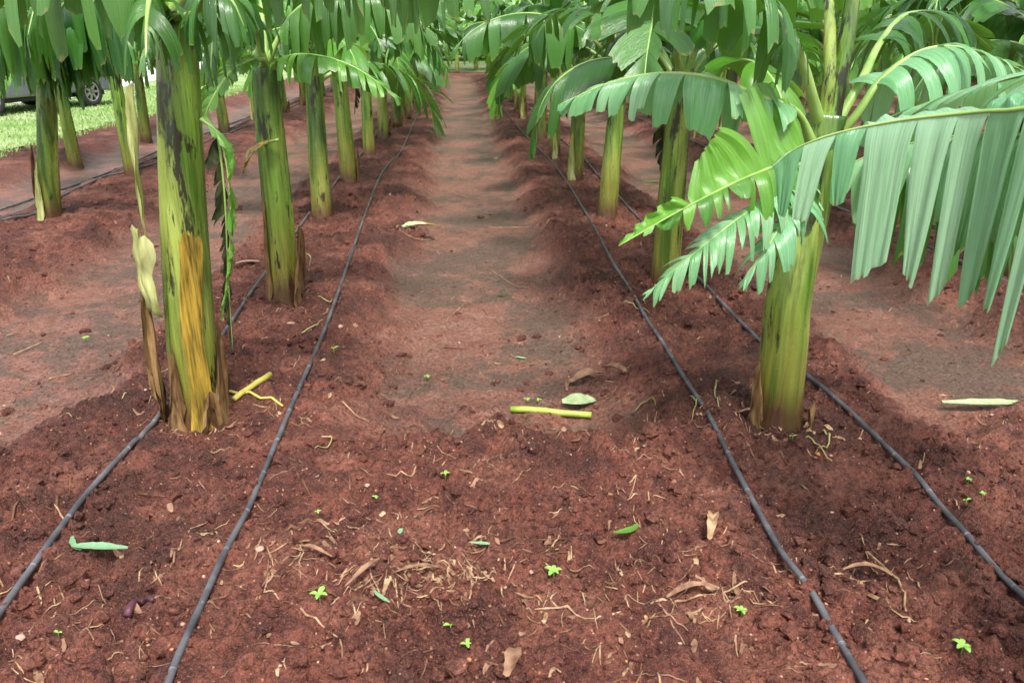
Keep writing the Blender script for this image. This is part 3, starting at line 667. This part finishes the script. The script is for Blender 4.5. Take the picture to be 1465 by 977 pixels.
for cx, cy, sx, sy, n in [(560, 790, 110, 38, 190), (640, 830, 80, 20, 80), (970, 850, 90, 35, 60), (520, 870, 60, 35, 40), (850, 870, 160, 25, 70), (1250, 830, 60, 20, 30), (860, 545, 25, 10, 20), (400, 590, 30, 15, 35), (1030, 575, 40, 20, 50), (60, 900, 30, 30, 15), (420, 430, 30, 15, 30), (290, 615, 40, 8, 40), (1110, 620, 40, 10, 40), (950, 430, 40, 15, 30), (750, 640, 100, 20, 40), (680, 450, 80, 60, 30)]:
    for i in range(n):
        g = G(cx+R.gauss(0, sx), min(1000, cy+R.gauss(0, sy))); litter(g.x, g.y, 1.15)
M_BRL = simple("brown_dead_leaf", (.13, .065, .04), (.36, .21, .13), 25, .7, .2)
reg(obj("leaf_litter", mb.mesh("leaf_litter", [M_STRAW, M_BRL, M_STRD])), "dry straw and leaf fragments scattered over the soil", "litter", kind="stuff")
def stick(px, r, mat, name="twig", cat="twig", lab="thin dry brown twig lying on red soil", r1=None, dz=None, grp="dry twigs on the soil"):
    C = [G(*p) for p in px]
    n = max(6, 3*len(C)); P = catmull(C, n)
    zz = [max(Hs(p.x, p.y), p.z-.01)+r*.8+(dz or 0)*math.sin(math.pi*i/(n-1)) for i, p in enumerate(P)]
    if len(C) == 2: a = max(zz[0], zz[-1]); zz = [max(zz[i], a) for i in range(n)]
    P = [V((p.x, p.y, z)) for p, z in zip(P, zz)]
    m = MB(); r1 = r1 or r*.6
    tube(m, P, lambda u: r*(1-u)+r1*u, 10); reg(obj(name, m.mesh(name, [mat])), lab, cat, grp)
TW = [[(635, 498), (668, 501)], [(640, 457), (668, 432)], [(700, 385), (735, 408), (770, 410)], [(415, 660), (430, 690), (445, 712)], [(20, 510), (62, 490)],
      [(70, 543), (108, 535)], [(200, 716), (238, 712)], [(555, 325), (585, 340), (620, 345)], [(635, 275), (670, 283)], [(10, 748), (40, 732), (75, 730)],
      [(60, 940), (75, 890), (88, 880)], [(430, 870), (460, 895), (490, 915)], [(660, 780), (735, 770), (860, 768)], [(925, 670), (930, 730), (950, 750)],
      [(1230, 770), (1285, 830), (1295, 880)], [(1320, 630), (1370, 655), (1400, 680)], [(930, 865), (1000, 850), (1085, 832)], [(1190, 822), (1240, 832), (1280, 845)],
      [(80, 735), (100, 700), (105, 675)], [(490, 575), (520, 600), (530, 602)], [(760, 850), (800, 872), (850, 885)], [(720, 960), (735, 945), (740, 975)], [(620, 180), (633, 188)], [(700, 330), (760, 325)]]
for i, p in enumerate(TW): stick(p, R.uniform(.0028, .0055), M_STRAW if i % 3 else M_STRD)
ROOT = [[(460, 625), (475, 630), (468, 645), (450, 642)], [(890, 435), (910, 442), (930, 450)], [(1145, 625), (1165, 640), (1190, 660)], [(985, 570), (995, 585), (990, 600)],
        [(430, 478), (450, 470), (465, 460)], [(455, 425), (470, 435), (480, 430)], [(905, 590), (925, 575), (940, 580)], [(1025, 545), (1022, 570), (1030, 590)], [(1175, 615), (1185, 640), (1165, 650)], [(430, 365), (445, 372), (440, 392)]]
for i, p in enumerate(ROOT): stick(p, .0045 if i else .003, M_ROOT, "curled_stalk", "stalk", "curled dry stalk beside a banana stem", .002, .015, "curled stalks on the soil")
stick([(731, 589), (846, 597)], .0145, M_GREENS, "cut_stalk", "stalk", "thick bright green cut leaf stalk lying in the furrow", .0145, 0, "cut leaf stalks")
stick([(335, 574), (388, 551)], .012, M_YELS, "cut_stalk", "stalk", "yellow cut stalk leaning beside a banana stem", .014, .0, "cut leaf stalks")
stick([(330, 566), (405, 583)], .007, M_YELS, "cut_stalk", "stalk", "thin yellow-brown stalk beside a banana stem", .005, .01, "cut leaf stalks")
M_BR = simple("purple_bract", (.04, .012, .02), (.12, .04, .06), 20, .5)
stick([(182, 884), (205, 868), (220, 862)], .011, M_BR, "dried_flower_bract", "bract", "dark purple dried banana flower bract on soil", .007, .008)
stick([(218, 862), (238, 857), (250, 862)], .004, M_STRAW)
def scrap(px, L, w, a, mat, name, lab, cat="leaf", curl=.3, bend=None, arch=.0, grp="fallen leaf pieces"):
    m = MB(); g = G(*px); q = Vector((g.x-math.cos(a)*L/2, g.y-math.sin(a)*L/2, 0))
    ribbon(m, q, a, L, w, R, 0, curl, .008, bend, 12, arch, .12, True); reg(obj(name, m.mesh(name, [mat])), lab, cat, grp)
M_OLIVE = simple("wilted_green_leaf", (.28, .38, .17), (.48, .56, .32), 25, .6)
FL = "fallen_leaf_piece"
scrap((828, 580), .16, .05, .1, M_OLIVE, FL, "pale wilted green leaf piece beside a cut stalk", bend=.3)
scrap((148, 793), .18, .018, -.1, M_BLADEP, FL, "pale blue-green leaf strip on red soil", bend=.8, arch=.012)
scrap((112, 780), .10, .009, -.9, M_BLADEP, FL, "pale green leaf strip on red soil")
scrap((895, 764), .10, .014, .5, M_BLADEB, FL, "small curled bright green leaf on soil", bend=1.4)
scrap((603, 337), .30, .05, .1, M_YEL, FL, "yellowing fallen leaf in the furrow")
scrap((595, 334), .22, .05, .5, M_OLIVE, FL, "wilted green fallen leaf in the furrow")
scrap((1405, 586), .38, .034, -.06, M_OLIVE, FL, "long bright green leaf strip on the furrow bed", bend=.2)
scrap((1100, 332), .3, .05, .1, M_BLADEB, FL, "green fallen leaf beneath the plants")
for p_, a_ in (((690, 790), -.2), ((547, 860), -.8), ((745, 514), -.5)):
    scrap(p_, .07, .007, a_, M_BLADEP, FL, "thin pale green leaf sliver on soil")
scrap((575, 766), .03, .008, 1.3, M_BLADEP, FL, "thin pale green leaf sliver on soil")
scrap((355, 378), .16, .03, .2, M_PP, FL, "pinkish dried leaf piece in the furrow")
scrap((1016, 770), .15, .017, 1.2, M_STRAW, "dead_leaf", "dry curled brown leaf standing on the soil", arch=.03, curl=.9)
for p_, L_, w_, a_ in (((840, 545), .2, .03, .5), ((880, 545), .14, .025, -.6), ((1240, 828), .14, .01, -.3), ((990, 860), .16, .012, .2), ((520, 830), .15, .009, 1.), ((730, 960), .1, .02, 1.3), ((820, 552), .14, .012, 1.0), ((1075, 605), .12, .015, -.4), ((455, 800), .12, .008, -.5), ((600, 830), .14, .007, .1)):
    scrap(p_, L_, w_, a_, M_BRL, "dead_leaf", "dry curled brown leaf strip on soil", arch=.02, curl=.6)
scrap((720, 425), .16, .012, .0, M_DEAD, "dead_leaf", "dark dry leaf strip in the furrow")
scrap((935, 262), .25, .03, -.2, M_BLADEB, FL, "green fallen leaf beneath the plants")
M_SEED = simple("seedling_leaf", (.16, .38, .05), (.32, .54, .12), 30, .5)
def seedling(px, s, k=4):
    g = G(*px); g.z += .006; m = MB(); R2 = random.Random(int(px[0]))
    tube(m, [V((0, 0, -.012)), V((0, 0, s*.4)), V((0, 0, s*.75))], s*.05, 6)
    for i in range(k):
        a = i*6.28/k+R2.uniform(-.4, .4); d = V((math.cos(a), math.sin(a), 0)); sd = V((-d.y, d.x, 0)); l = s*R2.uniform(.6, 1); vs = []
        for j in range(6):
            u = j/5; w = l*.28*math.sin(math.pi*min(.95, max(.08, u)))**.7; c = V((0, 0, s*.72))+d*l*u+V((0, 0, l*.25*math.sin(u*2.4)))
            vs += [c+sd*w+V((0, 0, w*.3)), c, c-sd*w+V((0, 0, w*.3))]
        m.add(vs, gridf(6, 3, True))
    reg(obj("seedling", m.mesh("seedling", [M_SEED]), g), "tiny green weed seedling sprouting from red soil", "weed", "weed seedlings in the soil")
for px, s in [((792, 828), .030), ((637, 686), .024), ((645, 905), .028), ((668, 930), .02), ((1060, 882), .024), ((458, 862), .030), ((478, 506), .03), ((538, 717), .015),
              ((1380, 727), .022), ((1405, 712), .018), ((1375, 935), .028), ((125, 490), .03), ((612, 545), .025), ((755, 577), .022), ((770, 578), .02), ((1133, 632), .025), ((85, 912), .014), ((455, 738), .014), ((710, 232), .05), ((1385, 690), .018)]:
    seedling(px, s, R.choice([2, 4, 4, 5]))
# ---------------------------------------------------------------- parked car
M_PAINT = simple("silver_car_paint", (.15, .16, .18), (.18, .19, .21), 2, .32, .5, metal=.2, bs=0.)
M_GLASS = simple("car_glass", (.012, .015, .018), (.02, .024, .03), 2, .08, .6, bs=0.)
M_TYRE = simple("tyre_rubber", (.015, .015, .016), (.03, .03, .03), 20, .85); M_RIM = simple("alloy_rim", (.45, .45, .47), (.55, .55, .57), 5, .3, .5, metal=.8, bs=0.)
M_BLK = simple("black_plastic", (.015, .015, .016), (.03, .03, .03), 20, .6); M_RED = simple("tail_light_red", (.35, .01, .01), (.45, .02, .02), 20, .2); M_HL = simple("headlight_glass", (.6, .62, .64), (.7, .7, .7), 5, .15)
def prism(prof, hw, zc=None, inset=.0):
    mb = MB(); n = len(prof)
    def h(z): return hw-(inset*max(0, z-zc) if zc is not None else 0)
    vs = [V((x, -h(z), z)) for x, z in prof]+[V((x, h(z), z)) for x, z in prof]
    fs = [tuple(range(n)), tuple(reversed(range(n, 2*n)))]+[(i, i+n, (i+1) % n+n, (i+1) % n) for i in range(n)]
    mb.add(vs, fs); return mb
car = empty("parked_car", (-9.35, 18.1, .02), math.atan2(2.4, .85), 1)
reg(car, "silver-grey estate car with alloy wheels parked on the grass", "car")
prof = [(-2.2, .35), (-2.24, .6), (-2.2, .95), (-1.9, 1.02), (.9, 1.0), (1.9, .88), (2.2, .72), (2.26, .45), (2.2, .3)]
for wx in (1.3, -1.3): prof += [(wx+.38*math.cos(math.pi*k/10), .32+.38*math.sin(math.pi*k/10)) for k in range(11)]
o = obj("body", prism(prof, .88, .7, .12).mesh("body", [M_PAINT], False), parent=car)
bv = o.modifiers.new("b", 'BEVEL'); bv.width = .05; bv.segments = 3; bv.limit_method = 'ANGLE'; bv.angle_limit = .6
prof = [(-2.1, 1.0), (-1.95, 1.45), (-1.6, 1.56), (-.2, 1.6), (.2, 1.55), (1.05, .99)]
o = obj("roof", prism(prof, .82, 1.0, .28).mesh("roof", [M_PAINT], False), parent=car)
bv = o.modifiers.new("b", 'BEVEL'); bv.width = .06; bv.segments = 3; bv.limit_method = 'ANGLE'; bv.angle_limit = .5
def pane(name, pts, mat):
    mb = MB(); mb.add([V(p) for p in pts], [tuple(range(len(pts)))]); return obj(name, mb.mesh(name, [mat], False), parent=car)
for s in (-1, 1):
    def side(l, s=s):
        q = [(x, s*(.82-.28*(z-1.0)+.012), z) for x, z in l]; return q if s < 0 else q[::-1]
    pane("side_window", side([(-1.85, 1.06), (-1.1, 1.06), (-1.1, 1.48), (-1.6, 1.48)]), M_GLASS)
    pane("side_window", side([(-1.04, 1.06), (-.2, 1.06), (-.2, 1.5), (-1.04, 1.49)]), M_GLASS)
    pane("side_window", side([(-.12, 1.06), (.82, 1.06), (.2, 1.47), (-.12, 1.5)]), M_GLASS)
    for hx in (-.95, .0):
        obj("door_handle", prism([(hx, .90), (hx+.16, .90), (hx+.16, .93), (hx, .93)], .02).mesh("door_handle", [M_PAINT]), (0, s*.875, 0), car)
    obj("wing_mirror", prism([(.65, 1.0), (.82, 1.0), (.8, 1.14), (.66, 1.12)], .09).mesh("wing_mirror", [M_PAINT]), (0, s*.93, 0), car)
    obj("tail_light", prism([(-2.22, .75), (-2.05, .75), (-2.03, .97), (-2.2, .95)], .10).mesh("tail_light", [M_RED]), (-.01, s*.75, 0), car)
    obj("headlight", prism([(2.0, .66), (2.22, .64), (2.18, .74), (1.95, .82)], .16).mesh("headlight", [M_HL]), (.012, s*.66, 0), car)
    for wx in (-1.3, 1.3):
        w = empty("wheel", (wx, s*.82, .32)); w.parent = car
        mb = MB(); n = 32; sec = [(.20, -.09), (.30, -.10), (.325, -.06), (.325, .06), (.30, .10), (.20, .09)]; vs = []
        for i in range(n):
            a = 6.2832*i/n
            for r_, y_ in sec: vs.append(V((r_*math.cos(a), y_, r_*math.sin(a))))
        fs = []
        for i in range(n):
            for k in range(6):
                a_ = i*6+k; b_ = i*6+(k+1) % 6; c_ = ((i+1) % n)*6; fs.append((a_, b_, c_+(k+1) % 6, c_+k))
        mb.add(vs, fs); obj("tyre", mb.mesh("tyre", [M_TYRE]), parent=w)
        mb = MB()
        for k in range(7):
            a = 6.2832*k/7; d = V((math.cos(a), 0, math.sin(a))); e = V((-d.z, 0, d.x))
            vs = [e*.03, -e*.03, d*.205-e*.022, d*.205+e*.022]; vs = [q+V((0, s*.085, 0)) for q in vs]+[q+V((0, s*.04, 0)) for q in vs]
            mb.add(vs, [(0, 1, 2, 3), (7, 6, 5, 4), (0, 3, 7, 4), (1, 5, 6, 2), (3, 2, 6, 7)])
        tube(mb, [V((.195*math.cos(6.2832*k/24), s*.085, .195*math.sin(6.2832*k/24))) for k in range(25)], .012, 6)
        vs = [V((.19*math.cos(6.2832*k/20), s*.02, .19*math.sin(6.2832*k/20))) for k in range(20)]; mb.add(vs, [tuple(range(20))], 1)
        obj("rim", mb.mesh("rim", [M_RIM, M_BLK], False), parent=w)
pane("windscreen", [(1.02, -.72, 1.05), (1.02, .72, 1.05), (.28, .62, 1.535), (.28, -.62, 1.535)], M_GLASS)
pane("rear_window", [(-2.1, .70, 1.08), (-2.1, -.70, 1.08), (-1.985, -.62, 1.42), (-1.985, .62, 1.42)], M_GLASS)
obj("bumper", prism([(-2.3, .35), (-2.2, .35), (-2.2, .55), (-2.3, .53)], .82).mesh("bumper", [M_BLK]), parent=car)
obj("underbody", prism([(-1.9, .22), (1.9, .22), (1.9, .36), (-1.9, .36)], .70).mesh("underbody", [M_BLK]), parent=car)
# ---------------------------------------------------------------- light
w = bpy.data.worlds.new("World"); scene.world = w; w.use_nodes = True; nt = w.node_tree
bg = nt.nodes['Background']; sky = nt.nodes.new('ShaderNodeTexSky'); sky.sky_type = 'NISHITA'; sky.sun_disc = False
EL, AZ = math.radians(60), math.radians(172)
sky.sun_elevation = EL; sky.sun_rotation = AZ; sky.air_density = 1.; sky.dust_density = 3.
hs = nt.nodes.new('ShaderNodeHueSaturation'); hs.inputs['Saturation'].default_value = .3; hs.inputs['Value'].default_value = 1.9
nt.links.new(sky.outputs[0], hs.inputs['Color']); nt.links.new(hs.outputs[0], bg.inputs[0]); bg.inputs[1].default_value = .15
sd = bpy.data.lights.new("sun", 'SUN'); sd.energy = 4.4; sd.angle = math.radians(10); sd.color = (1, .97, .91)
so = bpy.data.objects.new("sun", sd); COL.objects.link(so)
d = Vector((math.sin(AZ)*math.cos(EL), math.cos(AZ)*math.cos(EL), math.sin(EL)))
so.rotation_euler = d.to_track_quat('Z', 'Y').to_euler(); so.location = (0, 0, 20)
scene.view_settings.view_transform = 'Standard'; scene.view_settings.look = 'None'; scene.view_settings.exposure = 0
